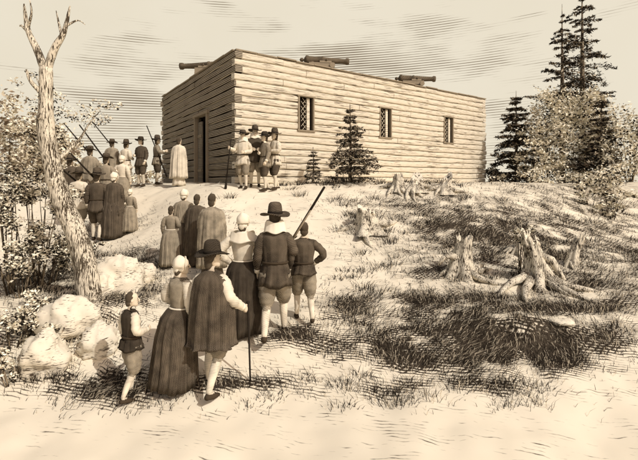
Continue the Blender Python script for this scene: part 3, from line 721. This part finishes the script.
person('pilgrim_girl', 171, 8.3, 1.18, 0, 'woman', 'mid', 'mid', (A, 'bent'), None, 0, far=True, seed=10)
person('pilgrim_man.003', 97, 10.8, 1.80, 10, 'man', 'dark', 'dark', (A, 'gun'), 'hat', .4, ('musket', (.25, .3, 1.15), (-.65, -.4, 2.4)), far=True, seed=11)
person('pilgrim_woman.004', 114, 10.9, 1.70, 0, 'woman', 'dark', 'dark', (A, A), 'cap', 0, far=True, seed=12, cape=.8)
person('pilgrim_man.004', 79, 11.2, 1.74, 0, 'man', 'light', 'mid', (A, 'gun'), 'hat', .4, ('musket', (.2, .3, 1.1), (-.75, -.5, 2.3)), far=True, seed=13)
person('pilgrim_man.005', 106, 12.2, 1.78, 0, 'man', 'mid', 'dark', (A, 'gun'), 'hat', 0, ('musket', (.2, .3, 1.15), (-.55, -.4, 2.6)), far=True, seed=14)
person('pilgrim_child', 130, 11.0, 1.12, 0, 'woman', 'mid', 'mid', (A, A), 'cap', 0, far=True, seed=15)
person('pilgrim_man.006', 70, 12.2, 1.7, 0, 'cloak', 'dark', 'dark', (A, A), 'hat', 0, far=True, seed=16)
person('pilgrim_man.015', 90, 13.0, 1.72, 0, 'cloak', 'mid', 'dark', (A, 'gun'), 'hat', 0, ('musket', (.2, .3, 1.15), (-.6, -.4, 2.5)), far=True, seed=26)
person('pilgrim_woman.006', 122, 12.6, 1.6, 0, 'woman', 'light', 'mid', (A, A), 'cap', 0, far=True, seed=27)
person('pilgrim_man.007', 126, 14.3, 1.60, -20, 'man', 'light', 'mid', (A, 'bent'), 'hat', 0, far=True, seed=17)
person('pilgrim_man.008', 141, 14.3, 1.66, 160, 'man', 'dark', 'dark', (A, 'bent'), 'hat', 0, far=True, seed=18)
person('pilgrim_man.009', 157, 14.7, 1.66, -60, 'man', 'mid', 'dark', (A, 'staff'), 'hat', 0, ('musket', (.35, .3, .3), (-.1, -.35, 2.2)), far=True, seed=19)
person('pilgrim_man.010', 112, 14.6, 1.60, 0, 'cloak', 'mid', 'dark', (A, A), 'hat', 0, ('musket', (.2, .3, 1.15), (-.6, -.4, 2.5)), far=True, seed=20)
person('pilgrim_woman.005', 179, 13.6, 1.60, -10, 'cloak', 'light', 'light', (A, A), None, 0, far=True, seed=21)
person('pilgrim_man.011', 243, 12.1, 1.66, 170, 'man', 'light', 'mid', ('bent', 'staff'), 'hat', .2, ('musket', (.45, .3, 0), (.3, .24, 1.5)), far=True, seed=22, collar=1)
person('pilgrim_man.012', 255, 12.35, 1.74, 195, 'man', 'dark', 'mid', ('bent', 'bent'), 'hat', 0, far=True, seed=23, collar=1)
person('pilgrim_man.013', 265, 12.0, 1.66, 120, 'man', 'mid', 'dark', ('rest', 'fold'), 'hat', .2, far=True, seed=24)
person('pilgrim_man.014', 275, 12.2, 1.72, 130, 'man', 'light', 'dark', ('fold', 'rest'), 'hat', .3, far=True, seed=25, sleeve='light')

# ------------------------------------------------------------------ light, world, camera
S = Vector((.75, -.66, .92)).normalized()
sl = bpy.data.lights.new('sun', 'SUN'); sl.energy = 2.9; sl.angle = math.radians(.6); sl.color = (1, .96, .89)
so = bpy.data.objects.new('sun', sl); COL.objects.link(so); so.rotation_euler = (-S).to_track_quat('-Z', 'Y').to_euler(); so.location = (20, -20, 30)
w = bpy.data.worlds.new('World'); SC.world = w; w.use_nodes = True; nt = w.node_tree
bg = nt.nodes['Background']; sky = nt.nodes.new('ShaderNodeTexSky'); sky.sky_type = 'NISHITA'; sky.sun_disc = False
sky.sun_elevation = math.asin(S.z); sky.sun_rotation = math.atan2(S.x, S.y); sky.air_density = .6; sky.dust_density = 3
mx = nt.nodes.new('ShaderNodeMix'); mx.data_type = 'RGBA'; mx.blend_type = 'MULTIPLY'; mx.inputs[0].default_value = 1
nt.links.new(sky.outputs[0], mx.inputs[6]); mx.inputs[7].default_value = (1.2, .98, .76, 1)
nt.links.new(mx.outputs[2], bg.inputs[0]); bg.inputs[1].default_value = .11
cam = bpy.data.cameras.new('camera'); co = bpy.data.objects.new('camera', cam); COL.objects.link(co)
cam.sensor_width = 36; cam.lens = 36 * F / 638; cam.shift_y = -47 / 638; cam.clip_end = 2000; cam.clip_start = .05
co.location = (0, 0, 0); co.rotation_euler = (math.radians(90), 0, 0); SC.camera = co
SC.view_settings.view_transform = 'Standard'; SC.view_settings.look = 'None'; SC.view_settings.exposure = 0
print('ok', len(bpy.data.objects))
